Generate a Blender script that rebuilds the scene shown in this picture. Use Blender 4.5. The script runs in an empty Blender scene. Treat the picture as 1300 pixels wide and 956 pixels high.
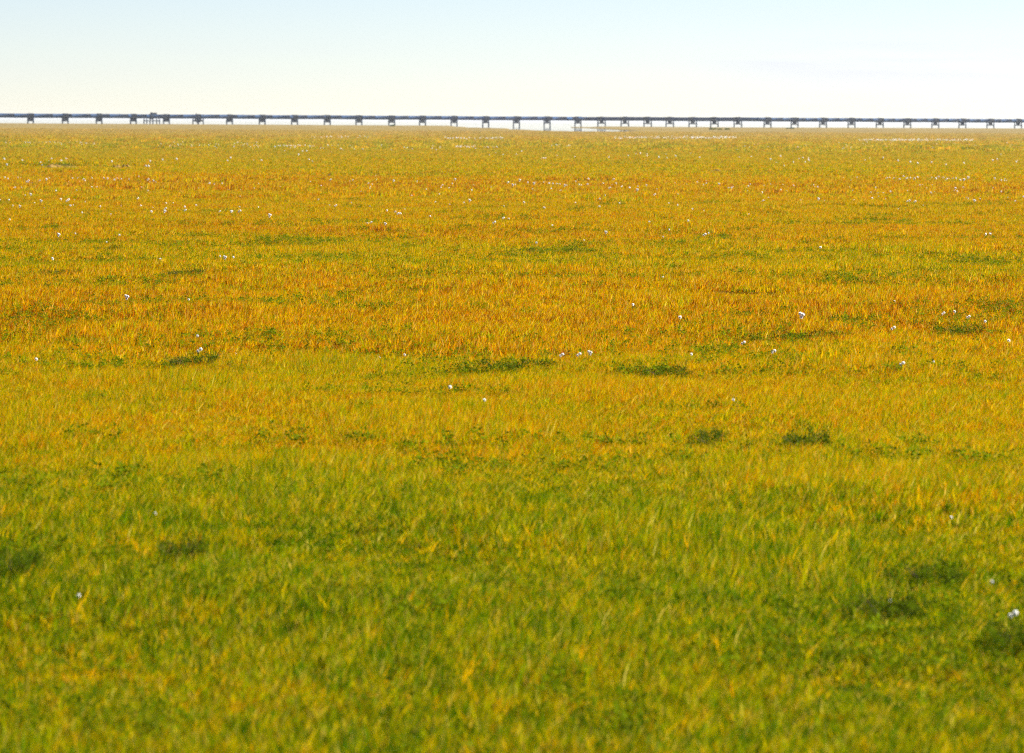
import bpy, math, random
import numpy as np
from mathutils import Matrix, Vector

random.seed(7)
RNG = np.random.default_rng(11)
sc = bpy.context.scene
COL = sc.collection
R = math.radians

# ------------------------------------------------------------------ camera
FPX, CAM_H = 4700.0, 2.7            # focal length in photo pixels, eye height (m)
YH = 153.0
PITCH = math.atan((478 - YH) / FPX)
ROLL = R(0.29)
CAM_M = Matrix.Translation((0, 0, CAM_H)) @ Matrix.Rotation(R(90) - PITCH, 4, 'X') @ Matrix.Rotation(ROLL, 4, 'Z')
cam_d = bpy.data.cameras.new('camera')
cam_d.sensor_width = 36.0
cam_d.lens = 36.0 * FPX / 1300.0
cam_d.clip_start = 0.5
cam_d.clip_end = 200000
cam_d.dof.use_dof = True
cam_d.dof.focus_distance = 58.0
cam_d.dof.aperture_fstop = 4.3
cam = bpy.data.objects.new('camera', cam_d)
cam.matrix_world = CAM_M
COL.objects.link(cam)
sc.camera = cam


def ray(px, py):
    d = CAM_M.to_3x3() @ Vector(((px - 650) / FPX, -(py - 478) / FPX, -1))
    return d.normalized()


def at(px, py, z=0.0):
    """Ground point where a line of sight meets height z."""
    d = ray(px, py)
    t = (z - CAM_H) / d.z
    return (d.x * t, d.y * t)


# ------------------------------------------------------------------ helpers
def setp(o, label=None, cat=None, group=None, kind=None):
    for k, v in (('label', label), ('category', cat), ('group', group), ('kind', kind)):
        if v:
            o[k] = v
    return o


def link(name, me, mat=None, parent=None, loc=(0, 0, 0)):
    o = bpy.data.objects.new(name, me)
    COL.objects.link(o)
    if mat and len(me.materials) == 0:
        me.materials.append(mat)
    o.parent = parent
    o.location = loc
    return o


def empty(name, loc=(0, 0, 0), rz=0.0):
    o = bpy.data.objects.new(name, None)
    o.empty_display_size = 0.2
    o.location = loc
    o.rotation_euler = (0, 0, rz)
    COL.objects.link(o)
    return o


def copy_tree(o, parent=None):
    c = o.copy()
    COL.objects.link(c)
    c.parent = parent
    for ch in list(o.children):
        copy_tree(ch, c)
    return c


def np_mesh(name, V, F, smooth=False, attrs=None):
    me = bpy.data.meshes.new(name)
    V = np.asarray(V, dtype=np.float32)
    F = np.asarray(F, dtype=np.int32)
    n = F.shape[1]
    me.vertices.add(len(V))
    me.vertices.foreach_set('co', V.ravel())
    me.loops.add(F.size)
    me.loops.foreach_set('vertex_index', F.ravel())
    me.polygons.add(len(F))
    me.polygons.foreach_set('loop_start', np.arange(0, F.size, n, dtype=np.int32))
    if smooth:
        me.polygons.foreach_set('use_smooth', np.ones(len(F), dtype=bool))
    me.update(calc_edges=True)
    for k, a in (attrs or {}).items():
        at_ = me.attributes.new(k, 'FLOAT', 'POINT')
        at_.data.foreach_set('value', np.asarray(a, dtype=np.float32))
    return me


class MB:
    """collects solids for ONE mesh"""
    def __init__(self):
        self.v, self.f = [], []

    def add(self, vs, fs):
        b = len(self.v)
        self.v += [tuple(v) for v in vs]
        self.f += [tuple(i + b for i in f) for f in fs]
        return self

    def box(self, c, s, ch=0.02):
        # box with chamfered vertical edges
        x, y, z = s[0] / 2, s[1] / 2, s[2] / 2
        e = min(ch, x * .4, y * .4)
        ring = [(x - e, -y), (x, -y + e), (x, y - e), (x - e, y), (-x + e, y), (-x, y - e), (-x, -y + e), (-x + e, -y)]
        vs = [(c[0] + a, c[1] + b, c[2] - z) for a, b in ring] + [(c[0] + a, c[1] + b, c[2] + z) for a, b in ring]
        fs = [(i, (i + 1) % 8, 8 + (i + 1) % 8, 8 + i) for i in range(8)] + [tuple(range(7, -1, -1)), tuple(range(8, 16))]
        return self.add(vs, fs)

    def tube(self, pts, rad, n=16, caps=True):
        pts = [Vector(p) for p in pts]
        rads = rad if isinstance(rad, (list, tuple)) else [rad] * len(pts)
        vs, fs = [], []
        for i, p in enumerate(pts):
            t = (pts[min(i + 1, len(pts) - 1)] - pts[max(i - 1, 0)]).normalized()
            up = Vector((0, 0, 1)) if abs(t.z) < .95 else Vector((1, 0, 0))
            a = t.cross(up).normalized()
            b = a.cross(t).normalized()
            for k in range(n):
                w = 2 * math.pi * k / n
                vs.append(p + (a * math.cos(w) + b * math.sin(w)) * rads[i])
        for i in range(len(pts) - 1):
            for k in range(n):
                k2 = (k + 1) % n
                fs.append((i * n + k, i * n + k2, (i + 1) * n + k2, (i + 1) * n + k))
        if caps:
            fs.append(tuple(range(n - 1, -1, -1)))
            m = (len(pts) - 1) * n
            fs.append(tuple(range(m, m + n)))
        return self.add(vs, fs)

    def build(self, name, mat, parent=None, loc=(0, 0, 0), smooth=False):
        me = bpy.data.meshes.new(name)
        me.from_pydata(self.v, [], self.f)
        me.update()
        if smooth:
            me.polygons.foreach_set('use_smooth', [len(p.vertices) == 4 for p in me.polygons])
        return link(name, me, mat, parent, loc)


# ------------------------------------------------------------------ terrain function
_w = []
rr = np.random.default_rng(5)
for lam, amp in ((2.3, .012), (3.1, .014), (4.7, .018), (6.5, .022), (9, .03), (13, .035), (19, .04), (31, .028), (55, .024), (90, .024)):
    for _ in range(3):
        a = rr.uniform(0, math.pi)
        _w.append((math.cos(a) * 2 * math.pi / lam, math.sin(a) * 2 * math.pi / lam, rr.uniform(0, 6.28), amp * .5))


def wobble(x, y, k=0):
    return (np.sin(x * .031 + y * .017 + k) + np.sin(x * .083 - y * .041 + 2 * k) * .6 + np.sin(x * .21 + y * .13 + k * 3) * .3
            + np.sin(x * .47 - y * .29 + k) * .15) / 1.3


# pipeline plan: zigzag corners (photo column, distance)
def colx(px, D):
    return (px - 650) / FPX * D


CORN = [(-160, 1556.0), (738, 1800.0), (946, 1703.0), (1480, 1893.0)]
CX = [colx(p, d) for p, d in CORN]
CY = [d for p, d in CORN]


def pipe_y(x):
    return np.interp(x, CX, CY)


def water_mask(x, y):
    """>0 in water (metres inside the shore, roughly)"""
    x = np.asarray(x, float)
    y = np.asarray(y, float)
    m = y - (pipe_y(x) + 34 + 9 * wobble(x, 0 * y, 1.3))  # shore set close behind the pipe so added water makes the mirage strip
    # channel crossing under the pipeline
    def ell(cx, cy, ax, ay, k):
        d = np.sqrt(((x - cx) / ax) ** 2 + ((y - cy) / ay) ** 2)
        return (1 - d - .22 * wobble(x * 2, y * .6, k)) * min(ax, ay)
    for e in ((4, 1560, 26, 330, 2.), (17, 1270, 18, 290, 4.), (-10, 1710, 24, 160, 5.), (20, 1050, 12, 90, 6.), (26, 1760, 20, 120, .5),
              (66, 985, 3.2, 70, 3.), (68.5, 940, 2.0, 45, 1.)):
        m = np.maximum(m, ell(*e))
    return m


def ground_z(x, y):
    x = np.asarray(x, float)
    y = np.asarray(y, float)
    z = np.zeros(np.broadcast(x, y).shape)
    for kx, ky, ph, a in _w:
        z = z + a * np.sin(kx * x + ky * y + ph)
    D = np.hypot(x, y)
    z = z * np.clip(1.0 - (D - 300) / 1500, .35, 1)
    # low polygon ridge far left and a raised rim
    z = z + .16 * np.exp(-((y - 203 - .05 * x - 1.5 * wobble(x * 4, 0, 2)) / 2.4) ** 2) * np.clip((-x - 19) / 4, 0, 1)
    z = z + .05
    z = z + .35 * np.clip((y - 900) / 600, 0, 1) * np.clip(-x / 230, 0, 1)
    m = water_mask(x, y)
    far = D > 850
    s = np.clip((m + 1.5) / 4.0, 0, 1)
    s = s * s * (3 - 2 * s)
    return np.where(far, z * (1 - s) - 1.0 * s, z)


# ------------------------------------------------------------------ node helpers
def new_mat(name):
    m = bpy.data.materials.new(name)
    m.use_nodes = True
    nt = m.node_tree
    nt.nodes.clear()
    out = nt.nodes.new('ShaderNodeOutputMaterial')
    return m, nt, out


def N(nt, typ, **kw):
    n = nt.nodes.new(typ)
    for k, v in kw.items():
        setattr(n, k, v)
    return n


def math_n(nt, op, a, b=None, c=None, clamp=False):
    n = nt.nodes.new('ShaderNodeMath')
    n.operation = op
    n.use_clamp = clamp
    for i, v in enumerate((a, b, c)):
        if v is None:
            continue
        if isinstance(v, (int, float)):
            n.inputs[i].default_value = v
        else:
            nt.links.new(v, n.inputs[i])
    return n.outputs[0]


def ramp(nt, fac, stops, interp='LINEAR'):
    n = nt.nodes.new('ShaderNodeValToRGB')
    cr = n.color_ramp
    cr.interpolation = interp
    while len(cr.elements) > 1:
        cr.elements.remove(cr.elements[-1])
    cr.elements[0].position = stops[0][0]
    def c4(c):
        return (c, c, c, 1) if isinstance(c, (int, float)) else (*c, 1)
    cr.elements[0].color = c4(stops[0][1])
    for p, c in stops[1:]:
        e = cr.elements.new(p)
        e.color = c4(c)
    nt.links.new(fac, n.inputs[0])
    return n.outputs[0]


def noise(nt, vec, scale, detail=3, rough=.55, stretch=None):
    if stretch:
        mp = nt.nodes.new('ShaderNodeMapping')
        mp.inputs['Scale'].default_value = stretch
        nt.links.new(vec, mp.inputs['Vector'])
        vec = mp.outputs[0]
    n = nt.nodes.new('ShaderNodeTexNoise')
    n.inputs['Scale'].default_value = scale
    n.inputs['Detail'].default_value = detail
    n.inputs['Roughness'].default_value = rough
    nt.links.new(vec, n.inputs['Vector'])
    return n.outputs[0]


def U(D):      # log-distance coordinate 10 m .. 3160 m -> 0..1
    return (math.log10(D) - 1) / 2.5


# species mix across the marsh: 0 green ... .45 yellow ... .75 orange ... 1 russet
def DY(y):
    return FPX * CAM_H / (y - YH)


MIX = [(DY(950), .27), (DY(870), .27), (DY(760), .23), (DY(700), .27), (DY(650), .34), (DY(610), .41), (DY(570), .47), (DY(520), .51), (DY(480), .51), (DY(460), .55), (DY(435), .62),
       (DY(400), .70), (DY(375), .62), (DY(350), .50), (DY(325), .50), (DY(306), .65), (DY(290), .58), (DY(255), .57), (DY(240), .67), (DY(229), .62), (DY(222), .50),
       (DY(200), .50), (DY(186), .43), (DY(182), .50), (DY(170), .56), (1900, .56)]


def species(nt, rnd_socket=None, blade_amt=.0):
    """returns (t, straw) sockets driven by where the plant stands"""
    geo = N(nt, 'ShaderNodeNewGeometry')
    sep = N(nt, 'ShaderNodeSeparateXYZ')
    nt.links.new(geo.outputs['Position'], sep.inputs[0])
    flat = N(nt, 'ShaderNodeCombineXYZ')
    nt.links.new(sep.outputs[0], flat.inputs[0])
    nt.links.new(sep.outputs[1], flat.inputs[1])
    P = flat.outputs[0]
    n_big = noise(nt, P, .035, 2)
    # bend the zones so that they meander
    lg = math_n(nt, 'LOGARITHM', math_n(nt, 'MAXIMUM', sep.outputs[1], 1.0), 10.0)
    u = math_n(nt, 'MULTIPLY', math_n(nt, 'SUBTRACT', lg, 1.0), .4)
    u = math_n(nt, 'ADD', u, math_n(nt, 'MULTIPLY', math_n(nt, 'SUBTRACT', n_big, .5), .07))
    t = ramp(nt, u, [(U(d), v) for d, v in MIX])
    n1 = noise(nt, P, .22, 3)
    n2 = noise(nt, P, 1.1, 3)
    t = math_n(nt, 'ADD', t, math_n(nt, 'MULTIPLY', math_n(nt, 'SUBTRACT', n1, .5), .42))
    t = math_n(nt, 'ADD', t, math_n(nt, 'MULTIPLY', math_n(nt, 'SUBTRACT', n2, .5), .42))
    n3 = noise(nt, P, 4.5, 2)
    t = math_n(nt, 'ADD', t, math_n(nt, 'MULTIPLY', math_n(nt, 'SUBTRACT', n3, .5), .40))
    if rnd_socket is not None:
        t = math_n(nt, 'ADD', t, math_n(nt, 'MULTIPLY', math_n(nt, 'SUBTRACT', rnd_socket, .5), blade_amt))
    far = ramp(nt, u, [(0, 0.0), (U(200), .0), (U(420), .18), (U(750), .7), (1, .85)])
    return t, far, P


PAL = [(0.0, (.035, .105, .001)), (.15, (.095, .195, .001)), (.30, (.285, .325, .001)), (.44, (.54, .440, .001)), (.60, (.69, .395, .001)),
       (.74, (.64, .245, .001)), (.88, (.43, .105, .002)), (1.0, (.16, .045, .003))]
STRAW = (.45, .33, .11)


def mix_col(nt, fac, a, b, mode='MIX'):
    n = N(nt, 'ShaderNodeMix', data_type='RGBA', blend_type=mode)
    for s, v in ((0, fac), (6, a), (7, b)):
        if isinstance(v, tuple):
            n.inputs[s].default_value = (*v, 1)
        elif isinstance(v, (int, float)):
            n.inputs[s].default_value = v
        else:
            nt.links.new(v, n.inputs[s])
    return n.outputs[2]


def grass_material(name, blade_amt, val_amt=.5):
    m, nt, out = new_mat(name)
    at_ = N(nt, 'ShaderNodeAttribute', attribute_name='rnd')
    cl = N(nt, 'ShaderNodeAttribute', attribute_name='clump')
    r = math_n(nt, 'ADD', math_n(nt, 'MULTIPLY', at_.outputs['Fac'], .35), math_n(nt, 'MULTIPLY', cl.outputs['Fac'], .65))
    t, far, P = species(nt, r, blade_amt)
    col = ramp(nt, t, PAL)
    col = mix_col(nt, far, col, STRAW)
    # dead straw blades
    dead = math_n(nt, 'GREATER_THAN', at_.outputs['Fac'], .94)
    col = mix_col(nt, math_n(nt, 'MULTIPLY', dead, .7), col, (.75, .54, .10))
    r2 = math_n(nt, 'FRACT', math_n(nt, 'MULTIPLY', at_.outputs['Fac'], 37.7))
    r3 = math_n(nt, 'FRACT', math_n(nt, 'MULTIPLY', cl.outputs['Fac'], 17.3))
    r2 = math_n(nt, 'ADD', math_n(nt, 'MULTIPLY', r2, .35), math_n(nt, 'MULTIPLY', math_n(nt, 'POWER', r3, .8), .65))
    val = math_n(nt, 'ADD', 1 - val_amt / 2, math_n(nt, 'MULTIPLY', r2, val_amt))
    hsv = N(nt, 'ShaderNodeHueSaturation')
    nt.links.new(col, hsv.inputs['Color'])
    nt.links.new(val, hsv.inputs['Value'])
    col = hsv.outputs[0]
    d = N(nt, 'ShaderNodeBsdfPrincipled')
    d.inputs['Roughness'].default_value = .9
    d.inputs['Specular IOR Level'].default_value = .01
    nt.links.new(col, d.inputs['Base Color'])
    tr = N(nt, 'ShaderNodeBsdfTranslucent')
    nt.links.new(col, tr.inputs['Color'])
    mx = N(nt, 'ShaderNodeMixShader')
    mx.inputs[0].default_value = .45
    nt.links.new(d.outputs[0], mx.inputs[1])
    nt.links.new(tr.outputs[0], mx.inputs[2])
    nt.links.new(mx.outputs[0], out.inputs[0])
    return m


def ground_material():
    m, nt, out = new_mat('marsh_ground')
    t, far, P = species(nt)
    fine = noise(nt, P, 9.0, 4)
    t2 = math_n(nt, 'ADD', t, math_n(nt, 'MULTIPLY', math_n(nt, 'SUBTRACT', fine, .5), .5))
    col = ramp(nt, t2, PAL)
    # mossy litter near the camera, vegetation colour where only the top of the sward is seen
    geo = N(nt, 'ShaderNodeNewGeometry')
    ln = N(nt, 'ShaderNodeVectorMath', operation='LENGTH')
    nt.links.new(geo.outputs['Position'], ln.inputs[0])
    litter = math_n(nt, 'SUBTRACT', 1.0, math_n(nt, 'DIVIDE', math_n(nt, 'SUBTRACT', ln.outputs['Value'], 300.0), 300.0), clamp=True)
    col = mix_col(nt, far, col, STRAW)
    col = mix_col(nt, 1.0, col, (.50, .50, .50), 'MULTIPLY')  # self-shadowing of the sward put into the colour as an even darkening
    streak = noise(nt, P, .06, 4, .6, (1.0, .25, 1))
    sh = ramp(nt, streak, [(.3, .72), (.5, 1.0), (.7, 1.18)])
    col = mix_col(nt, 1.0, col, sh, 'MULTIPLY')
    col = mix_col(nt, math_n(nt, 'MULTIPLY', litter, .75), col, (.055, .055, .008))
    d = N(nt, 'ShaderNodeBsdfPrincipled')
    d.inputs['Roughness'].default_value = .95
    d.inputs['Specular IOR Level'].default_value = .05
    nt.links.new(col, d.inputs['Base Color'])
    nt.links.new(d.outputs[0], out.inputs[0])
    return m


def simple_mat(name, col, rough=.6, metal=0.0, spec=.5, var=.15, scale=6.0, transl=0.0):
    m, nt, out = new_mat(name)
    tc = N(nt, 'ShaderNodeTexCoord')
    n = noise(nt, tc.outputs['Object'], scale, 4)
    v = ramp(nt, n, [(.3, 1 - var), (.7, 1 + var)])
    c = mix_col(nt, 1.0, col, v, 'MULTIPLY')
    d = N(nt, 'ShaderNodeBsdfPrincipled')
    nt.links.new(c, d.inputs['Base Color'])
    d.inputs['Roughness'].default_value = rough
    d.inputs['Metallic'].default_value = metal
    d.inputs['Specular IOR Level'].default_value = spec
    if transl:
        tr = N(nt, 'ShaderNodeBsdfTranslucent')
        nt.links.new(c, tr.inputs['Color'])
        mx = N(nt, 'ShaderNodeMixShader')
        mx.inputs[0].default_value = transl
        nt.links.new(d.outputs[0], mx.inputs[1])
        nt.links.new(tr.outputs[0], mx.inputs[2])
        nt.links.new(mx.outputs[0], out.inputs[0])
    else:
        nt.links.new(d.outputs[0], out.inputs[0])
    return m


M_ground = ground_material()
M_grass = grass_material('sedge_blades', 1.0, 1.35)
M_jacket = simple_mat('pipe_jacket', (.010, .058, .165), .8, 0, .08, .12, .8)
M_steel = simple_mat('weathered_steel', (.010, .042, .10), .8, 0, .08, .2, 2)
M_fin = simple_mat('radiator_fins', (.012, .048, .11), .8, 0, .1, .1, 2)
M_willow = simple_mat('willow_leaf', (.085, .125, .003), .85, 0, .02, .7, 9, .45)
M_forb = simple_mat('forb_leaf', (.15, .20, .003), .85, 0, .02, .6, 7, .4)
M_bark = simple_mat('willow_bark', (.10, .07, .035), .8, 0, .2, .2, 20)
M_fluff = simple_mat('cotton_fluff', (.96, .955, .94), .95, 0, .0, .03, 40, .75)
M_stem = simple_mat('sedge_stem', (.22, .20, .03), .6, 0, .3, .2, 20)
M_peat = simple_mat('peat', (.34, .21, .05), .95, 0, .05, .35, 5)

# water added beyond the pipe; its sky reflection stands in for the mirage
m, nt, out = new_mat('mirage_water')
b = N(nt, 'ShaderNodeBsdfPrincipled')
b.inputs['Base Color'].default_value = (.05, .09, .11, 1)
b.inputs['Roughness'].default_value = .03
b.inputs['IOR'].default_value = 1.33
tc = N(nt, 'ShaderNodeTexCoord')
nz = noise(nt, tc.outputs['Object'], .8, 3)
bp = N(nt, 'ShaderNodeBump')
bp.inputs['Strength'].default_value = .03
bp.inputs['Distance'].default_value = .02
nt.links.new(nz, bp.inputs['Height'])
nt.links.new(bp.outputs[0], b.inputs['Normal'])
nt.links.new(b.outputs[0], out.inputs[0])
M_water = m

# ------------------------------------------------------------------ ground sheet
ang = np.concatenate([np.linspace(-180, -30, 26)[:-1], np.linspace(-30, -10, 21)[:-1], np.linspace(-10, 10, 561), np.linspace(10, 30, 21)[1:], np.linspace(30, 180, 26)[1:]])
ang = np.radians(ang)
dist = np.concatenate([np.geomspace(.6, 14, 14)[:-1], np.geomspace(14, 300, 230)[:-1], np.linspace(300, 880, 90)[:-1], np.linspace(880, 1960, 190)[:-1],
                       np.array([1960, 2000, 2100, 2400, 3000])])
A, Dd = np.meshgrid(ang, dist)
X = np.sin(A) * Dd
Y = np.cos(A) * Dd
Z = ground_z(X, Y)
V = np.stack([X, Y, Z], -1).reshape(-1, 3)
nr, nc = A.shape
i = np.arange(nr - 1)[:, None] * nc + np.arange(nc - 1)[None, :]
F = np.stack([i, i + 1, i + nc + 1, i + nc], -1).reshape(-1, 4)[:, ::-1]
# centre cap
V = np.vstack([V, [[0, 0, float(ground_z(0., 0.))]]])
cap = len(V) - 1
j = np.arange(nc - 1)
F = np.vstack([F, np.stack([j + 1, j, np.full_like(j, cap), np.full_like(j, cap)], -1)[:0]])
me = np_mesh('ground', V, F, smooth=True)
o = link('ground', me, M_ground)
setp(o, kind='structure')

n = 96
vs = [(0, 0, -.18)] + [(60000 * math.cos(2 * math.pi * k / n), 60000 * math.sin(2 * math.pi * k / n), -.18) for k in range(n)]
fs = [(0, 1 + k, 1 + (k + 1) % n) for k in range(n)]
o = MB().add(vs, fs).build('water', M_water)  # added sheet, bright under the pipe where the mirage shows
setp(o, kind='structure')


# ------------------------------------------------------------------ grass patches
def patch_mesh(name, size, nblades, h0, h1, w, clump_r, lean=.14, seed=0, segs=2):
    r = np.random.default_rng(seed)
    ncl = max(6, int((size / clump_r) ** 2 * .9))
    cc = r.uniform(-size / 2, size / 2, (ncl, 2))
    cr = r.uniform(0, 1, ncl)
    chh = .32 + 1.5 * r.uniform(0, 1, ncl) ** 1.5
    k = r.integers(0, ncl, nblades)
    pos = cc[k] + r.normal(0, clump_r * .45, (nblades, 2))
    h = r.uniform(h0, h1, nblades) * chh[k]
    az = r.uniform(0, 2 * np.pi, nblades)
    wd = w * r.uniform(.6, 1.3, nblades)
    ln = np.stack([r.normal(lean, .24, nblades), r.normal(0, .24, nblades)], 1)
    ln += (pos - cc[k]) / clump_r * .35
    side = np.stack([np.cos(az), np.sin(az)], 1)
    V, rows = [], []
    for q in range(segs + 1):
        s = q / segs
        off = ln * (h * (s ** 1.7))[:, None]
        c = np.column_stack([pos + off, h * s * (1 - .12 * s)])
        ww = wd * (1 - s) ** .6 if q < segs else wd * 0 + 1e-4
        L = c.copy(); L[:, :2] -= side * ww[:, None] / 2
        Rr = c.copy(); Rr[:, :2] += side * ww[:, None] / 2
        V += [L, Rr]
    V = np.stack(V, 1)        # nb, 2(segs+1), 3
    nv = V.shape[1]
    base = np.arange(nblades)[:, None] * nv
    F = []
    for q in range(segs):
        F.append(np.concatenate([base + 2 * q, base + 2 * q + 1, base + 2 * q + 3, base + 2 * q + 2], 1))
    F = np.concatenate(F, 0)
    rnd = np.repeat(r.uniform(0, 1, nblades), nv)
    clump = np.repeat(cr[k], nv)
    V = V.reshape(-1, 3)
    V[:, 2] -= .01
    me = np_mesh(name, V, F, attrs={'rnd': rnd, 'clump': clump})
    me.materials.append(M_grass)
    return me


def leaf_mesh(name, rx, ry, hz, nleaf, leaf, mat, seed=0, clumps=10):
    """leaf-sized blades through a low irregular dome"""
    r = np.random.default_rng(seed)
    cc = np.stack([r.uniform(-.8, .8, clumps) * rx, r.uniform(-.8, .8, clumps) * ry], 1)
    ch = r.uniform(.45, 1., clumps)
    k = r.integers(0, clumps, nleaf)
    d = r.normal(0, 1, (nleaf, 3))
    d /= np.linalg.norm(d, axis=1)[:, None]
    rad = r.uniform(.35, 1, nleaf) ** .5
    pos = np.zeros((nleaf, 3))
    pos[:, 0] = cc[k, 0] + d[:, 0] * rad * rx * .21
    pos[:, 1] = cc[k, 1] + d[:, 1] * rad * ry * .21
    pos[:, 2] = np.abs(d[:, 2]) * rad * hz * ch[k] + .02
    a = r.normal(0, 1, (nleaf, 3)); a[:, 2] = np.abs(a[:, 2]) * .6
    a /= np.linalg.norm(a, axis=1)[:, None]
    b = np.cross(a, r.normal(0, 1, (nleaf, 3)))
    b /= np.linalg.norm(b, axis=1)[:, None]
    s = leaf * r.uniform(.6, 1.3, nleaf)[:, None]
    V = np.stack([pos, pos + a * s * .5 + b * s * .25, pos + a * s, pos + a * s * .5 - b * s * .25], 1).reshape(-1, 3)
    F = np.arange(nleaf * 4).reshape(-1, 4)
    me = np_mesh(name, V, F)
    me.materials.append(mat)
    return me


def hidden_collection(name, meshes):
    c = bpy.data.collections.new(name)
    for k, me in enumerate(meshes):
        c.objects.link(bpy.data.objects.new(me.name, me))
    return c


def scatter(name, pts, rot, scl, coll, seed=0):
    """one object: points carrying instances of a few patch meshes"""
    me = bpy.data.meshes.new(name)
    me.vertices.add(len(pts))
    me.vertices.foreach_set('co', np.asarray(pts, np.float32).ravel())
    a = me.attributes.new('rot', 'FLOAT_VECTOR', 'POINT'); a.data.foreach_set('vector', np.asarray(rot, np.float32).ravel())
    a = me.attributes.new('scl', 'FLOAT_VECTOR', 'POINT'); a.data.foreach_set('vector', np.asarray(scl, np.float32).ravel())
    a = me.attributes.new('pick', 'INT', 'POINT')
    a.data.foreach_set('value', np.random.default_rng(seed).integers(0, len(coll.objects), len(pts)).astype(np.int32))
    o = link(name, me)
    ng = bpy.data.node_groups.new(name, 'GeometryNodeTree')
    ng.interface.new_socket('Geometry', in_out='INPUT', socket_type='NodeSocketGeometry')
    ng.interface.new_socket('Geometry', in_out='OUTPUT', socket_type='NodeSocketGeometry')
    gi = ng.nodes.new('NodeGroupInput'); go = ng.nodes.new('NodeGroupOutput')
    ci = ng.nodes.new('GeometryNodeCollectionInfo')
    ci.inputs['Collection'].default_value = coll
    ci.inputs['Separate Children'].default_value = True
    ci.inputs['Reset Children'].default_value = True
    ip = ng.nodes.new('GeometryNodeInstanceOnPoints')
    ip.inputs['Pick Instance'].default_value = True

    def attr(nm, typ):
        q = ng.nodes.new('GeometryNodeInputNamedAttribute')
        q.data_type = typ
        q.inputs['Name'].default_value = nm
        return q.outputs['Attribute']
    ng.links.new(gi.outputs[0], ip.inputs['Points'])
    ng.links.new(ci.outputs[0], ip.inputs['Instance'])
    ng.links.new(attr('pick', 'INT'), ip.inputs['Instance Index'])
    ng.links.new(attr('rot', 'FLOAT_VECTOR'), ip.inputs['Rotation'])
    ng.links.new(attr('scl', 'FLOAT_VECTOR'), ip.inputs['Scale'])
    ng.links.new(ip.outputs[0], go.inputs[0])
    md = o.modifiers.new('scatter', 'NODES')
    md.node_group = ng
    return o


def field_points(d0, d1, step, margin=4.0, k=.165, seed=0, jitter=.3):
    r = np.random.default_rng(seed)
    ys = np.arange(d0, d1, step)
    out_ = []
    for y in ys:
        hw = y * k + margin
        xs = np.arange(-hw, hw, step)
        out_.append(np.stack([xs, np.full_like(xs, y)], 1))
    p = np.concatenate(out_)
    p += r.uniform(-jitter * step, jitter * step, p.shape)
    return p


def smooth_noise(x, y, lam, seed):
    r = np.random.default_rng(seed)
    v = 0
    for _ in range(7):
        a = r.uniform(0, 6.28); l = lam * r.uniform(.6, 1.8)
        v = v + np.sin(2 * np.pi * (x * math.cos(a) + y * math.sin(a)) / l + r.uniform(0, 6.28))
    return v / 2.6


GRASS = [
    # name, d0, d1, step, patch size, blades, h0, h1, width, clump radius, label
    ('near_sedge', 11.0, 48.0, .40, .72, 3800, .025, .085, .0062, .024, 'soft green and yellow sedge blades filling the near meadow'),
    ('sedge', 38.0, 125.0, .72, 1.40, 4000, .03, .10, .012, .035, 'golden and orange sedge blades across the middle of the meadow'),
    ('far_sedge', 123.0, 330.0, 2.5, 4.2, 7500, .05, .12, .034, .10, 'olive and gold sedge in the distant part of the meadow'),
    ('distant_sedge', 325.0, 860.0, 8.5, 14.0, 7500, .09, .22, .10, .8, 'straw coloured sedge thinning out towards the pipeline'),
]
for gi_, (nm, d0, d1, step, size, nb, h0, h1, w, cr_, lab) in enumerate(GRASS):
    meshes = [patch_mesh(nm + '_patch', size, nb, h0, h1, w, cr_, seed=100 + gi_ * 10 + q, segs=2 if gi_ < 2 else 1) for q in range(6)]
    coll = hidden_collection(nm, meshes)
    p = field_points(d0, d1, step, seed=gi_)
    # neighbouring swards thin into each other instead of meeting on a line
    q_ = np.random.default_rng(900 + gi_).uniform(0, 1, len(p))
    if gi_ == 0:
        p = p[q_ < np.clip((49 - p[:, 1]) / 8, 0, 1)]
    elif gi_ == 1:
        p = p[q_ < np.clip((p[:, 1] - 37) / 6, 0, 1)]
    z = ground_z(p[:, 0], p[:, 1])
    r = np.random.default_rng(40 + gi_)
    rot = np.zeros((len(p), 3)); rot[:, 2] = r.uniform(-.6, .6, len(p))
    tall = 1 + .28 * smooth_noise(p[:, 0], p[:, 1], 4.0 * max(1, gi_), 3)
    s = r.uniform(.85, 1.15, len(p))
    scl = np.stack([s, s, s * tall.clip(.6, 1.7)], 1)
    o = scatter(nm, np.column_stack([p, z]), rot, scl, coll, seed=gi_)
    setp(o, lab, 'grass', kind='stuff')

# low leafy ground cover, patchy
forbs = hidden_collection('forb_patches', [leaf_mesh('forb_patch', .24, .24, .12, 170, .026, M_forb, 300 + q, 7) for q in range(4)])
p = field_points(12, 120, .42, seed=77)
dn = np.interp(p[:, 1], [12, 20, 25, 30, 35, 38, 41, 44, 47, 52, 57, 61, 66, 74, 80, 88, 100, 120], [.7, .8, .35, -.1, .1, .95, 1.15, 1.15, 1.05, .4, .4, .95, 1.1, 1.1, 1.0, .6, .2, -.2])
g = smooth_noise(p[:, 0] / 2.2, p[:, 1], 5.0, 8) + .7 * smooth_noise(p[:, 0] / 1.5, p[:, 1], 1.6, 9)
keep = g + dn * 1.1 + np.random.default_rng(6).normal(0, .55, len(p)) > 1.30
p = p[keep]
r = np.random.default_rng(78)
rot = np.zeros((len(p), 3)); rot[:, 2] = r.uniform(0, 6.28, len(p))
s = r.uniform(.5, 1.25, len(p))
o = scatter('leafy_ground_cover', np.column_stack([p, ground_z(p[:, 0], p[:, 1])]), rot, np.stack([s, s, s * 1.2], 1), forbs, 5)
setp(o, 'small green leafy plants mixed into the sedge in loose patches', 'ground cover', kind='stuff')

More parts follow.
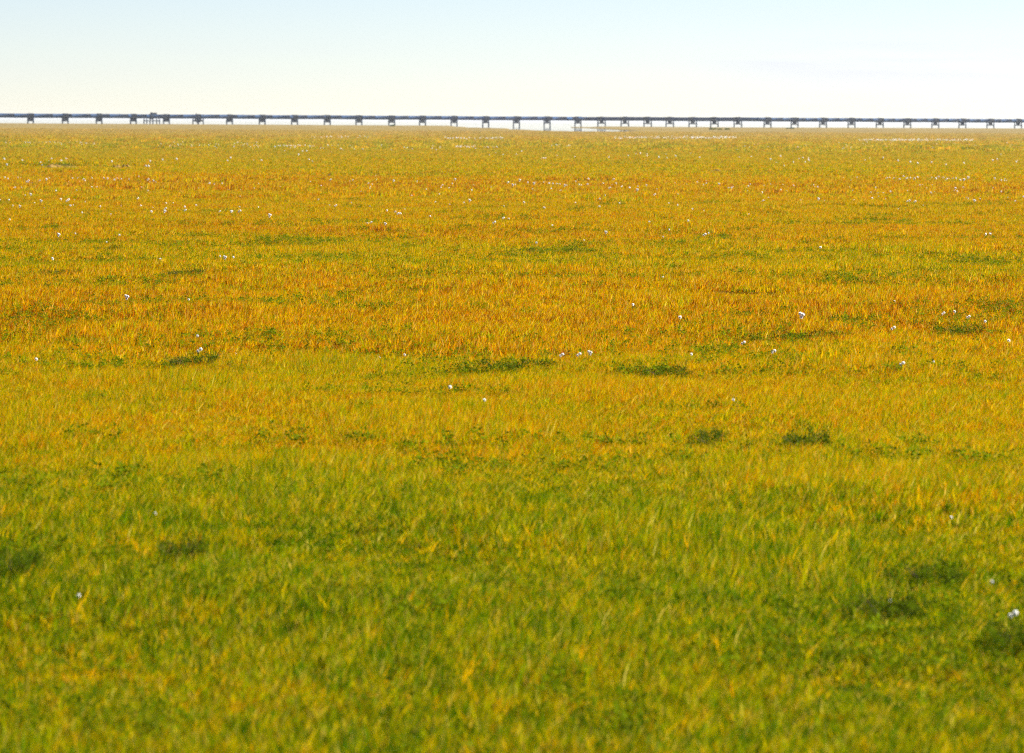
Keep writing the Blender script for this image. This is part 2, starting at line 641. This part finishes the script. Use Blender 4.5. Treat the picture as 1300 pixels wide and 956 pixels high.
# ------------------------------------------------------------------ dwarf willows (one can tell these apart)
WILLOWS = [  # px, py (foot), width px, variant, height, label
    (640, 484, 130, 0, 'dark green dwarf willow patch, the widest one, just below the centre of the meadow'),
    (852, 366, 34, 1, 'small dark willow tuft alone in orange sedge right of centre'),
    (845, 490, 90, 2, 'low dark green willow patch right of the widest willow patch'),
    (1010, 436, 120, 0, 'bright green willow strip at the lower edge of the orange band'),
    (1222, 430, 74, 1, 'dark willow clump near the right edge beside several cotton grass heads'),
    (1192, 362, 50, 2, 'small green willow tuft far right above the orange band'),
    (236, 356, 46, 1, 'darkest little willow tuft left of centre in the upper meadow'),
    (66, 352, 70, 0, 'green willow clump near the left edge in the upper meadow'),
    (130, 326, 80, 2, 'long thin willow patch at upper left behind the other left clumps'),
    (700, 330, 130, 0, 'farthest pale willow strip running across the middle of the upper meadow'),
    (246, 468, 60, 1, 'leafy green willow clump in yellow grass at left, below the orange band'),
    (1128, 782, 130, 2, 'large dark blurred willow bush low at the right, nearest to the viewer'),
    (232, 722, 66, 1, 'dark blurred willow tuft in the near green grass at left'),
    (22, 742, 70, 0, 'dark blurred willow tuft at the left edge of the near grass'),
    (1024, 588, 66, 1, 'brownish dark willow tuft where yellow grass turns green at right'),
    (900, 580, 50, 2, 'small shaded willow tuft left of the brownish dark one'),
    (1288, 822, 90, 0, 'dark willow clump low at the right edge under the white cotton head'),
    (1180, 735, 110, 1, 'bright leafy willow clump above the large blurred bush at right'),
]
wv = []
for v, (cl, sd) in enumerate(((30, 21), (18, 22), (24, 23))):
    root = empty('dwarf_willow')
    fol = link('foliage', leaf_mesh('foliage', 1, 1, .26, 3000 if v == 0 else 2400, .045, M_willow, sd, cl), None, root)
    mb = MB()
    r = random.Random(sd)
    for k in range(16):
        a = r.uniform(0, 6.28); q = r.uniform(.3, .9)
        mb.tube([(math.cos(a) * .08, math.sin(a) * .08, -.03), (math.cos(a) * q * .5, math.sin(a) * q * .5, .10), (math.cos(a) * q, math.sin(a) * q, r.uniform(.12, .24))], [.006, .0045, .002], 6)
    mb.build('branches', M_bark, root)
    wv.append(root)
used = set()
for px, py, wpx, v, lab in WILLOWS:
    root = wv[v]
    if v in used:
        root = copy_tree(wv[v])
    used.add(v)
    x, y = at(px, py + (10 if py > 690 else 0))
    sw = wpx / 2 / FPX * y * 1.12
    root.location = (x, y, float(ground_z(x, y)) - .01)
    hz = .66 if y > 30 else .74
    root.scale = (sw, max(sw * 1.1, min(.9, y * .02)), hz)
    root.rotation_euler = (0, 0, random.uniform(-.3, .3))
    setp(root, lab, 'shrub', 'dwarf willows in the meadow')


# ------------------------------------------------------------------ cotton grass
def fluff_mesh(seed, size=.05):
    r = np.random.default_rng(seed)
    n_ = 260
    d = r.normal(0, 1, (n_, 3)); d /= np.linalg.norm(d, axis=1)[:, None]
    L = size * r.uniform(.32, .62, n_)
    tip = d * L[:, None]
    tip[:, 2] = tip[:, 2] * .9 - size * .10 * (1 + d[:, 2])
    side = np.cross(d, r.normal(0, 1, (n_, 3))); side /= np.linalg.norm(side, axis=1)[:, None]
    w = size * .07
    V1 = np.stack([side * w * .3, tip + side * w, tip * 1.08, tip - side * w], 1).reshape(-1, 3)
    F1 = np.arange(n_ * 4).reshape(-1, 4)
    V, F = V1, F1
    me = np_mesh('flower_head', V, F)
    me.materials.append(M_fluff)
    return me


FL = [fluff_mesh(s) for s in (1, 2, 3)]


def make_cotton(kind):
    root = empty('cotton_grass_plant')
    h = .27
    MB().tube([(0, 0, -.02), (.01, 0, h * .5), (.035, .005, h)], [.0035, .003, .002], 6).build('stem', M_stem, root)
    if kind == 0:
        hs = [((.038, .005, h + .018), 1.25)]
    elif kind == 1:
        hs = [((.05, .0, h + .015), 1.1), ((.005, .01, h - .02), .95)]
    else:
        hs = [((.055, .0, h + .01), 1.15), ((.012, .012, h + .028), 1.0), ((.022, -.02, h - .032), 1.05)]
    for k, (p_, s_) in enumerate(hs):
        f = link('flower_head', FL[(k + kind) % 3], None, root, p_)
        f.scale = (s_ * .9, s_ * .9, s_ * 1.35)
        f.rotation_euler = (random.uniform(-.3, .3), random.uniform(-.3, .3), random.uniform(0, 6))
    return root


CV = [make_cotton(k) for k in range(3)]
cused = set()
ncot = 0


def cotton(px, py, kind, lab, group, size=1.0):
    """px, py: where the head shows"""
    global ncot
    root = CV[kind]
    if kind in cused:
        root = copy_tree(CV[kind])
    cused.add(kind)
    h = .27
    x, y = at(px, py, h + .03)
    z = float(ground_z(x, y))
    # a plant that stands in a hollow or on a hump: shift along the ground to keep its head in sight
    x, y = at(px, py, h * size + z)
    z = float(ground_z(x, y))
    root.location = (x, y, z)
    root.scale = (size, size, size * .95)
    root.rotation_euler = (0, 0, random.uniform(-.5, .5))
    setp(root, lab, 'cotton plant', group, 'thing')
    ncot += 1


NAMED = [
    (1283, 779, 1, .95, 'large blurred white cotton grass head nearest the viewer at the right edge'),
    (97, 768, 0, .6, 'small faint cotton grass head in the near green grass at lower left'),
    (1128, 759, 0, .55, 'tiny pale cotton grass head above the large blurred willow bush'),
    (1205, 660, 0, .6, 'small pale cotton grass head highest in the near green grass at right'),
    (195, 661, 0, .5, 'tiny blurred cotton grass head where the near grass starts at left'),
    (1257, 736, 0, .5, 'tiny pale cotton grass head between bright willow clump and right edge'),
    (159, 378, 2, 1.25, 'large white cotton grass head standing alone at the left above the orange band'),
    (1015, 402, 2, 1.5, 'brightest large cotton grass head in the orange band right of centre'),
    (861, 404, 0, 1.2, 'single white cotton grass head in the orange band below the small dark willow tuft'),
    (251, 443, 1, 1.25, 'white double cotton grass head on the orange grass at left, above a green clump'),
    (249, 429, 0, .8, 'small cotton grass head just above the white double head at left'),
    (44, 453, 0, .9, 'small single cotton grass head near the left edge, in yellow grass'),
    (284, 326, 2, 1.2, 'brightest of the three close cotton grass heads at upper left'),
    (278, 325, 0, .9, 'left one of the three close cotton grass heads at upper left'),
    (295, 331, 0, 1., 'right and lowest of the three close cotton grass heads at upper left'),
    (202, 333, 0, 1., 'faint cotton grass head left of the close trio'),
    (238, 378, 0, .8, 'tiny cotton grass head right of the large lone one at left'),
    (802, 384, 0, 1., 'small cotton grass head left of and above the single orange band head'),
    (840, 353, 0, .9, 'tiny cotton grass head just above the small dark willow tuft'),
    (1132, 411, 1, 1.2, 'double cotton grass head midway between the brightest head and the right edge clump'),
    (1196, 403, 1, 1., 'double cotton grass head just above the left end of the right edge clump'),
    (1210, 397, 0, 1., 'highest cotton grass head above the right edge willow clump'),
    (1228, 406, 1, 1., 'double cotton grass head directly over the middle of the right edge clump'),
    (1249, 410, 0, .9, 'small cotton grass head over the right end of the right edge clump'),
    (1279, 429, 0, 1., 'small cotton grass head level with the right edge clump, at its right'),
    (980, 442, 1, 1.1, 'white cotton grass head just below the bright green willow strip'),
    (942, 432, 1, 1., 'pale cotton grass head at the left end of the bright green willow strip'),
    (1143, 462, 1, 1.1, 'left of two cotton grass heads in yellow grass at right'),
    (1183, 460, 0, .8, 'right and fainter of two cotton grass heads in yellow grass at right'),
    (1134, 385, 0, .8, 'tiny cotton grass head in the orange band above the double head'),
    (876, 456, 0, .8, 'faint cotton grass head below and left of the bright green willow strip'),
    (747, 440, 2, 1.0, 'topmost pale head of the loose cotton grass group above the widest willow patch'),
    (733, 455, 1, 1.0, 'middle pale head of the loose cotton grass group above the widest willow patch'),
    (711, 455, 1, 1.0, 'leftmost pale head of the loose cotton grass group above the widest willow patch'),
    (480, 446, 0, .8, 'faint cotton grass head left of centre in the orange band'),
    (512, 438, 0, .8, 'faint cotton grass head right of the other faint one in the orange band'),
    (569, 492, 0, .9, 'pale cotton grass head below and left of the widest willow patch'),
    (613, 514, 0, .8, 'pale cotton grass head alone in yellow grass under the widest willow patch'),
    (298, 444, 0, .7, 'faint cotton grass head in yellow grass, right of the double head at left'),
    (391, 397, 0, .7, 'tiny cotton grass head in orange grass left of centre'),
    (929, 511, 0, .7, 'faint lone cotton grass head in the yellow grass right of centre'),
]
for px, py, kd, s, lab in NAMED:
    cotton(px, py, kd, lab, 'cotton grass heads in the meadow', s * .52)

rowL = [(0, 225), (5, 226), (9, 225), (22, 226), (26, 227), (35, 226), (49, 226), (58, 227), (62, 228), (91, 226), (98, 227), (105, 226), (107, 229), (116, 228),
        (131, 228), (136, 228), (144, 228), (148, 228), (153, 228), (163, 227), (175, 226), (187, 227), (190, 229), (194, 228), (197, 229)]
rowR = [(1125, 225), (1129, 226), (1134, 225), (1141, 225), (1146, 224), (1150, 225), (1155, 225), (1160, 225), (1164, 224), (1182, 225), (1187, 226), (1191, 224), (1197, 225),
        (1201, 224), (1204, 225), (1209, 226), (1213, 226), (1218, 226), (1223, 226), (1228, 225), (1231, 225), (1262, 226), (1270, 227), (1275, 227)]
bandM = [(499, 228), (577, 227), (601, 235), (598, 243), (659, 227), (665, 229), (669, 230), (677, 232), (644, 231), (650, 235), (653, 235), (696, 232), (701, 233), (706, 232), (710, 233),
         (716, 235), (719, 235), (730, 230), (737, 235), (734, 234), (745, 233), (778, 227), (781, 233), (788, 238), (765, 232), (773, 238), (798, 239), (789, 238), (804, 232), (808, 237),
         (809, 238), (820, 234), (686, 218), (467, 233), (540, 239), (561, 234), (746, 227)]
bandR = [(1070, 224), (1080, 228), (912, 234), (924, 241), (928, 239), (949, 236), (947, 240), (1037, 236), (1034, 238), (1016, 253), (1038, 252), (1046, 257), (1106, 251), (1140, 265), (1151, 255),
         (1154, 256), (1161, 254), (1170, 236), (1167, 238), (1183, 238), (1181, 243), (1212, 239), (1214, 240), (1222, 239), (1270, 240), (1288, 255), (1236, 254), (968, 255), (878, 265), (893, 270),
         (893, 297), (939, 313), (975, 250), (1121, 246), (1105, 244), (860, 244)]
bandL = [(33, 232), (40, 233), (10, 251), (38, 248), (43, 258), (55, 262), (51, 255), (76, 252), (86, 252), (94, 251), (84, 256), (24, 262), (103, 268), (88, 260), (126, 260), (140, 270), (187, 243),
         (191, 269), (208, 267), (209, 260), (219, 259), (234, 266), (225, 263), (265, 230), (281, 236), (278, 266), (292, 268), (303, 266), (327, 263), (341, 273), (340, 270), (419, 227), (425, 260),
         (447, 231), (444, 233), (73, 298), (403, 254), (233, 262), (174, 255), (70, 246)]
bandC = [(552, 257), (595, 256), (626, 280), (645, 274), (638, 276), (501, 271), (504, 272), (507, 272), (490, 266), (488, 289), (470, 292), (513, 264), (465, 291), (711, 241), (768, 295), (760, 262),
         (690, 262), (830, 250), (823, 281), (700, 290)]
GR = [
    (rowL, 'small white cotton grass head in the dense far left row under the dark ridge', 'cotton grass row at far left', 1.15),
    (rowR, 'small white cotton grass head in the dense bright row far out at the right edge', 'cotton grass row at far right', 1.3),
    (bandM, 'small white cotton grass head on the far orange strip in the middle of the photo', 'cotton grass on the far orange strip', 1.15),
    (bandR, 'small scattered cotton grass head in the far right meadow outside the dense row', 'scattered cotton grass at far right', 1.0),
    (bandL, 'small scattered cotton grass head in the far left meadow below the dense row', 'scattered cotton grass at far left', 1.05),
    (bandC, 'small scattered cotton grass head in golden grass below the far orange strip', 'scattered cotton grass below the far strip', 1.0),
]
for pts, lab, grp, s in GR:
    for px, py in pts:
        cotton(px, py, random.choice((0, 0, 1, 2)), lab, grp, s * random.uniform(.40, .85))

# very far bands of cotton grass, uncountable
fluffc = hidden_collection('cotton_tufts', [fluff_mesh(9, .16), fluff_mesh(10, .16)])
far_rows = [(578, 602, 187, 1.2, 40), (612, 632, 188, 1, 14), (700, 725, 186, 1, 14), (780, 935, 175, 1.3, 330), (560, 640, 176, 1.4, 70), (350, 400, 186, 1, 30), (385, 470, 174, 1, 30),
            (1090, 1235, 178.5, 1.4, 330), (0, 130, 182, 1.6, 40), (200, 330, 184, 4, 45), (930, 1300, 186, 4, 40), (330, 620, 189, 4, 35), (620, 940, 198, 6, 25), (0, 400, 205, 7, 25), (940, 1300, 205, 8, 25),
            (0, 1300, 236, 10, 70), (0, 1300, 258, 14, 40), (0, 1300, 300, 24, 15)]
pp, ss = [], []
for x0, x1, yy, dy, n_ in far_rows:
    for _ in range(n_):
        px = random.uniform(x0, x1)
        x, y = at(px, yy + random.gauss(0, dy * .5), .24)
        if y < 0 or y > 1400:
            continue
        pp.append((x, y, float(ground_z(x, y)) + (.22 if y < 300 else .24)))
        ss.append(random.uniform(.12, .3) if yy > 230 else random.uniform(.3, .7) * (1 if yy > 180 else 1.5))
ss = np.array(ss)
o = scatter('distant_cotton_grass', pp, np.random.default_rng(3).uniform(-.4, 6, (len(pp), 3)), np.stack([ss] * 3, 1), fluffc, 4)
setp(o, 'pale specks of cotton grass seed heads spread through the distant meadow', 'cotton grass', kind='stuff')


# ------------------------------------------------------------------ peat mounds
def mound(px, py, wpx, h, lab, seed):
    x0, y0 = at(px, py)
    r = random.Random(seed)
    hw = wpx / 2 / FPX * y0
    nx, ny = 48, 18
    vs, fs = [], []
    for a in range(nx + 1):
        for b_ in range(ny + 1):
            u_ = a / nx * 2 - 1; v_ = b_ / ny * 2 - 1
            env = max(0, 1 - u_ * u_) ** .8 * max(0, 1 - v_ * v_) ** .8
            lump = .75 + .2 * math.sin(u_ * 7 + seed) + .12 * math.sin(u_ * 17 + v_ * 5) + .15 * math.sin(v_ * 11 + u_ * 23)
            x = u_ * hw; y = v_ * min(2.2, hw * 1.2)
            vs.append((x, y, env * h * max(.15, lump) - .04 + float(ground_z(x0 + x, y0 + y)) - float(ground_z(x0, y0)) + env * r.uniform(0, .03)))
    for a in range(nx):
        for b_ in range(ny):
            q = a * (ny + 1) + b_
            fs.append((q, q + ny + 1, q + ny + 2, q + 1))
    o = MB().add(vs, fs).build('peat_mound', M_peat, None, (x0, y0, float(ground_z(x0, y0))), True)
    setp(o, lab, 'earth mound', 'bare peat mounds far out in the meadow')


mound(908, 222, 54, .25, 'low brown peat mound far out right of centre above the orange strip', 1)
mound(72, 216, 60, .26, 'long dark peat bank far out near the left edge', 3)
mound(155, 216.5, 34, .30, 'short dark peat bank right of the long one at far left', 5)
mound(975, 224, 36, .20, 'faint flat peat mound just right of the brown one', 7)
mound(419, 226, 12, .26, 'tiny dark peat hummock left of centre beside a cotton grass head', 9)

# small distant shrubs
def far_shrub(px, D, w, h, lab, seed):
    x = colx(px, D)
    root = empty('shrub', (x, D, float(ground_z(x, D))))
    link('foliage', leaf_mesh('foliage', w / 2, w / 2, h, 700, .30, M_willow, seed, 7), None, root)
    MB().tube([(0, 0, -.05), (.1, 0, h * .3), (.25, .1, h * .7)], [.08, .06, .03], 6).tube([(0, 0, -.05), (-.2, 0, h * .6)], [.06, .03], 6).build('branches', M_bark, root)
    setp(root, lab, 'shrub', 'lone shrubs near the pipeline')


far_shrub(911, 1180, 7.0, .9, 'dark lone shrub on the plain just below the pipeline right of centre', 60)
far_shrub(495, 1500, 3.0, .7, 'small dark lone shrub at the foot of the pipeline left of centre', 61)
far_shrub(1000, 1420, 4.0, .5, 'low grey shrub right of the dark lone one at the foot of the pipeline', 62)

# ------------------------------------------------------------------ pipeline
PIPE_Z, PIPE_R = 3.72, .92
XS = [38.6, 82.5, 125.4, 168.8, 210.7, 250.8, 290.6, 332, 373, 414.4, 454.5, 496, 535, 575, 615, 654, 692.8, 731.9, 761.8, 791.3, 820.2, 848.2, 877.3, 904.7,
      934.4, 972.0, 1006.3, 1042.3, 1078.4, 1114.2, 1149, 1184.5, 1218.8, 1254.3, 1289.3]


def on_pipe(px):
    """plan point of the pipeline seen in photo column px"""
    # refine column for roll: solve along the polyline
    best = None
    for k in range(3):
        (xa, ya), (xb, yb) = (CX[k], CY[k]), (CX[k + 1], CY[k + 1])
        s = (px - 650) / FPX
        # xa + t dx = s (ya + t dy)
        t = (s * ya - xa) / ((xb - xa) - s * (yb - ya))
        if -1e-6 <= t <= 1 + 1e-6:
            best = (xa + t * (xb - xa), ya + t * (yb - ya), math.atan2(yb - ya, xb - xa))
    return best


pipe_root = empty('pipeline', (0, 1700, PIPE_Z))
pipe_root.location = (CX[0], CY[0], 0)
setp(pipe_root, 'long dark blue insulated pipe raised on supports along the whole horizon', 'pipeline')
pts = []
for k in range(3):
    a = Vector((CX[k], CY[k], 0)); b_ = Vector((CX[k + 1], CY[k + 1], 0))
    nseg = 40
    for q in range(nseg):
        pts.append(a.lerp(b_, q / nseg))
pts.append(Vector((CX[3], CY[3], 0)))
# round the corners
for _ in range(3):
    pts = [pts[0]] + [(pts[i - 1] + pts[i] * 2 + pts[i + 1]) / 4 for i in range(1, len(pts) - 1)] + [pts[-1]]
o0 = Vector((CX[0], CY[0], 0))
path = []
rp = random.Random(4)
for p_ in pts:
    path.append(p_ - o0 + Vector((0, 0, PIPE_Z + .04 * math.sin(p_.x * .13) + 0)))
path2, rads = [], []
for i in range(len(path)):
    if 0 < i < len(path) - 1:
        d = (path[i + 1] - path[i - 1]).normalized()
        for off, rr_ in ((-.12, 0), (-.10, .022), (.10, .022), (.12, 0)):
            path2.append(path[i] + d * off)
            rads.append(PIPE_R + rr_)
    else:
        path2.append(path[i])
        rads.append(PIPE_R)
MB().tube(path2, rads, 24).build('pipe', M_jacket, pipe_root, smooth=True)


def make_support():
    root = empty('pipeline_support')
    hw = 2.25
    for s in (-1, 1):
        p_ = MB().tube([(0, s * hw, -.9), (0, s * hw, 2.95)], .30, 14).tube([(0, s * hw, 2.95), (0, s * hw, 3.0)], .35, 14).build('post', M_steel, root, smooth=True)
        f = MB().tube([(0, s * hw, 3.0), (0, s * hw, 4.75)], .10, 10)
        for k in range(10):
            a = math.pi * 2 * k / 10
            c, q = math.cos(a), math.sin(a)
            e = Vector((-q, c, 0)) * .012
            i0 = Vector((c * .06, s * hw + q * .06, 3.06)); i1 = Vector((c * .36, s * hw + q * .36, 3.06))
            up = Vector((0, 0, 1.62))
            vs = [i0 - e, i1 - e, i1 + e, i0 + e, i0 - e + up, i1 - e + up, i1 + e + up, i0 + e + up]
            f.add(vs, [(0, 3, 2, 1), (4, 5, 6, 7), (0, 1, 5, 4), (1, 2, 6, 5), (2, 3, 7, 6), (3, 0, 4, 7)])
        f.build('radiator', M_fin, p_)
    bm = MB().box((0, 0, 1.72), (.36, 2 * hw - .52, .12)).box((0, 0, 1.56), (.14, 2 * hw - .54, .19)).box((0, 0, 1.40), (.36, 2 * hw - .52, .12))
    bm.build('crossbeam', M_steel, root)
    for s in (-1, 1):
        MB().box((0, s * (hw - .02), 1.56), (.66, .62, .16)).build('bracket', M_steel, root)
    # shoe: foot plate and cradle
    sh = MB().box((0, 0, 1.83), (2.2, 1.0, .09))
    for dx in (-.85, 0, .85):
        vs = []
        for x in (dx - .05, dx + .05):
            vs += [(x, -.40, 1.88), (x, .40, 1.88), (x, .66, PIPE_Z - .68), (x, .45, PIPE_Z - .83), (x, 0, PIPE_Z - .945), (x, -.45, PIPE_Z - .83), (x, -.66, PIPE_Z - .68)]
        fs = [(0, 1, 2, 3, 4, 5, 6), (13, 12, 11, 10, 9, 8, 7)] + [(k, (k + 1) % 7 + 0, (k + 1) % 7 + 7, k + 7)[::-1] for k in range(7)]
        sh.add(vs, fs)
    sh.box((0, 0, (1.88 + PIPE_Z - .97) / 2), (2.0, .10, PIPE_Z - .97 - 1.88))
    sh.build('cradle', M_steel, root)
    return root


def ordinal(n_):
    return ['first', 'second', 'third', 'fourth', 'fifth', 'sixth', 'seventh', 'eighth', 'ninth', 'tenth', 'eleventh', 'twelfth', 'thirteenth', 'fourteenth', 'fifteenth', 'sixteenth',
            'seventeenth', 'eighteenth'][n_ - 1]


sup = make_support()
first = True
clamp_proto = None
gname = 'twin post supports under the pipeline'
AN = 5                                  # index of the anchor
n_all = len(XS)
for i, px in enumerate(XS):
    x, y, a = on_pipe(px)
    if i == AN:
        ax, ay, aa = x, y, a
    else:
        o = sup if first else copy_tree(sup)
        first = False
        z = float(ground_z(x, y))
        o.location = (x, y, 0)
        o.rotation_euler = (0, 0, a)
        wet = 14 <= i <= 17
        if i == 0:
            lab = 'leftmost twin post pipeline support, nearest the left edge'
        elif i < AN:
            lab = {1: 'second twin post support from the left edge', 2: 'third twin post support from the left, short of the valve',
                   3: 'twin post support just left of the pipeline valve', 4: 'twin post support just right of the valve, before the anchor'}[i]
        elif i < 14:
            lab = '%s twin post support to the right of the four post anchor' % ordinal(i - AN)
        elif wet:
            lab = '%s of the four twin post supports standing in the bright water' % ['leftmost', 'second', 'third', 'rightmost'][i - 14]
        elif i < 25:
            lab = '%s wide looking twin post support right of the bright water, where supports stand closest' % ordinal(i - 17)
        elif i == n_all - 1:
            lab = 'rightmost twin post pipeline support, at the right edge'
        else:
            lab = '%s twin post pipeline support counted from the right edge' % ordinal(n_all - i)
        setp(o, lab, 'pipeline support', gname)
    # clamp round the pipe, carried by the pipe
    if clamp_proto is None:
        mbc = MB().tube([(-1.15, 0, 0), (1.15, 0, 0)], PIPE_R + .09, 24)
        for dx in (-1.1, -.55, 0, .55, 1.1):
            mbc.tube([(dx - .05, 0, 0), (dx + .05, 0, 0)], PIPE_R + .20, 24)
        cl = mbc.build('clamp', M_steel, pipe_root, smooth=False)
        clamp_proto = cl
    else:
        cl = clamp_proto.copy()
        COL.objects.link(cl)
        cl.parent = pipe_root
    cl.location = (x - CX[0], y - CY[0], PIPE_Z + .04 * math.sin(x * .13))
    cl.rotation_euler = (0, 0, a)

# four post anchor
root = empty('anchor_support', (ax, ay, 0), aa)
for sx in (-1, 1):
    for s in (-1, 1):
        p_ = MB().tube([(sx * 1.3, s * 2.2, -.9), (sx * 1.3, s * 2.2, 3.0)], .25, 14).build('post', M_steel, root, smooth=True)
        MB().tube([(sx * 1.3, s * 2.2, 3.0), (sx * 1.3, s * 2.2, 4.75)], [.2, .16], 10).build('radiator', M_fin, p_)
pl = MB()
for sx in (-1, 1):
    pl.box((sx * 1.3, 0, 1.75), (.4, 3.9, .5))
for s in (-1, 1):
    pl.box((0, s * 1.2, 2.1), (3.0, .3, .2))
pl.build('platform', M_steel, root)
an = MB().box((0, 0, 2.55), (2.6, 1.9, .66)).box((0, 0, 1.35), (1.5, 1.1, .5))
an.build('anchor_block', M_steel, root)
MB().tube([(-.9, 0, PIPE_Z + .7), (-.9, 0, PIPE_Z + 1.75)], .10, 10).box((-.9, 0, PIPE_Z + 1.1), (.4, .4, .3)).build('vent_pipe', M_steel, root)
setp(root, 'dark four post anchor support with a short vent pipe above the pipeline', 'pipeline anchor')

# valve station with its platform, between the fourth and fifth supports
x, y, a = on_pipe(191.5)
root = empty('pipeline_valve', (x, y, 0), a)
MB().tube([(-2.0, 0, PIPE_Z), (-1.2, 0, PIPE_Z), (-1.1, 0, PIPE_Z), (-.5, 0, PIPE_Z), (.5, 0, PIPE_Z), (1.1, 0, PIPE_Z), (1.2, 0, PIPE_Z), (2.0, 0, PIPE_Z)],
          [.9, .9, 1.0, 1.12, 1.12, 1.0, .9, .9], 20).box((0, 0, PIPE_Z - .2), (1.0, 1.5, 2.2)).build('valve_body', M_steel, root, smooth=True)
bo = MB().tube([(0, 0, PIPE_Z + .8), (0, 0, PIPE_Z + 1.3), (0, 0, PIPE_Z + 1.35), (0, 0, PIPE_Z + 2.0)], [.6, .55, .26, .22], 12).box((0, 0, PIPE_Z + 1.5), (.5, .5, .36)).build('bonnet', M_steel, root)
hwm = MB()
for k in range(20):
    a0, a1 = 2 * math.pi * k / 20, 2 * math.pi * (k + 1) / 20
    hwm.tube([(.45 * math.cos(a0), .45 * math.sin(a0), PIPE_Z + 1.75), (.45 * math.cos(a1), .45 * math.sin(a1), PIPE_Z + 1.75)], .04, 6)
hwm.tube([(-.45, 0, PIPE_Z + 1.75), (.45, 0, PIPE_Z + 1.75)], .03, 6).tube([(0, -.45, PIPE_Z + 1.75), (0, .45, PIPE_Z + 1.75)], .03, 6)
hwm.build('handwheel', M_steel, bo)
MB().box((1.75, 0, PIPE_Z + 1.05), (2.0, .9, .9)).box((1.75, 0, PIPE_Z + 1.55), (2.1, 1.0, .10)).build('actuator_housing', M_fin, root)
MB().box((.4, 0, 1.7), (6.9, 2.6, .34)).box((.4, -1.2, 2.15), (6.6, .08, .08)).box((.4, 1.2, 2.15), (6.6, .08, .08)).build('platform', M_steel, root)
for lx in (-3.1, .1, 3.6):
    for s in (-1, 1):
        MB().tube([(lx, s * 1.15, -.9), (lx, s * 1.15, 2.6 if lx else 1.6)], .26, 10).build('leg', M_steel, root, smooth=True)
setp(root, 'bulky pipeline valve with tall bonnet on a steel platform near the left end', 'pipeline valve')

# ------------------------------------------------------------------ haze
HAZE = True
if HAZE:
    m, nt, out = new_mat('haze')
    v = N(nt, 'ShaderNodeVolumePrincipled')
    v.inputs['Color'].default_value = (.93, .96, 1.0, 1)
    v.inputs['Density'].default_value = .00006
    v.inputs['Anisotropy'].default_value = .3
    nt.links.new(v.outputs[0], out.inputs['Volume'])
    o = MB().box((0, 0, 2.75), (124000, 124000, 9.5), 1.0).build('haze', m)
    setp(o, 'thin pale air between the meadow and the pipeline', 'haze', kind='stuff')

# ------------------------------------------------------------------ sky and sun
SUN_EL, SUN_AZ = 35.0, 50.0          # azimuth clockwise from the view direction (+Y)
w = bpy.data.worlds.new('World')
sc.world = w
w.use_nodes = True
nt = w.node_tree
nt.nodes.clear()
wo = N(nt, 'ShaderNodeOutputWorld')
bg = N(nt, 'ShaderNodeBackground')
sky = N(nt, 'ShaderNodeTexSky', sky_type='NISHITA')
sky.sun_disc = False
sky.sun_elevation = R(SUN_EL)
sky.sun_rotation = R(SUN_AZ)
sky.air_density = .74
sky.dust_density = .02
sky.ozone_density = 1.3
# faint thin cloud veil low in the sky
tc = N(nt, 'ShaderNodeTexCoord')
sep = N(nt, 'ShaderNodeSeparateXYZ')
nt.links.new(tc.outputs['Generated'], sep.inputs[0])
nz = noise(nt, tc.outputs['Generated'], 9.0, 5, .55, (1, 1, 16))
veil = ramp(nt, nz, [(.40, 0.0), (.58, 1.0)])
side = ramp(nt, sep.outputs[0], [(0.0, .08), (.045, .12), (.085, 1.0), (.5, .9)])
veil = math_n(nt, 'MULTIPLY', veil, side)
hgt = ramp(nt, sep.outputs[2], [(.0, .35), (.010, .35), (.0155, 1.0), (.018, 1.0), (.021, .2), (.03, .1), (.2, .4)])
f = math_n(nt, 'MULTIPLY', math_n(nt, 'MULTIPLY', veil, hgt), .8)
lum = N(nt, 'ShaderNodeRGBToBW')
nt.links.new(sky.outputs[0], lum.inputs[0])
vc = mix_col(nt, 1.0, lum.outputs[0], (.84, .86, .90), 'MULTIPLY')
c = mix_col(nt, f, sky.outputs[0], vc)
c = mix_col(nt, 1.0, c, (.985, .97, 1.085), 'MULTIPLY')
nt.links.new(c, bg.inputs['Color'])
bg.inputs['Strength'].default_value = .05
nt.links.new(bg.outputs[0], wo.inputs[0])

sd = bpy.data.lights.new('sun', 'SUN')
sd.energy = 5.0
sd.angle = R(.53)
sd.color = (1.0, .95, .86)
so = bpy.data.objects.new('sun', sd)
COL.objects.link(so)
# light travels from the sun: direction to the sun
ds = Vector((math.sin(R(SUN_AZ)) * math.cos(R(SUN_EL)), math.cos(R(SUN_AZ)) * math.cos(R(SUN_EL)), math.sin(R(SUN_EL))))
so.rotation_euler = ds.to_track_quat('Z', 'Y').to_euler()
so.location = (30, 60, 60)

sc.view_settings.view_transform = 'Standard'
sc.view_settings.look = 'None'
sc.view_settings.gamma = 1
sc.view_settings.exposure = 1.17
sc.render.film_transparent = False
sc.cycles.use_denoising = False
sc.cycles.pixel_filter_type = 'BLACKMAN_HARRIS'
sc.cycles.filter_width = 1.2
sc.cycles.max_bounces = 8
sc.cycles.diffuse_bounces = 6
sc.cycles.transmission_bounces = 4
sc.cycles.volume_bounces = 0
sc.cycles.sample_clamp_indirect = 6
sc.cycles.use_adaptive_sampling = True
sc.cycles.adaptive_threshold = 0.01
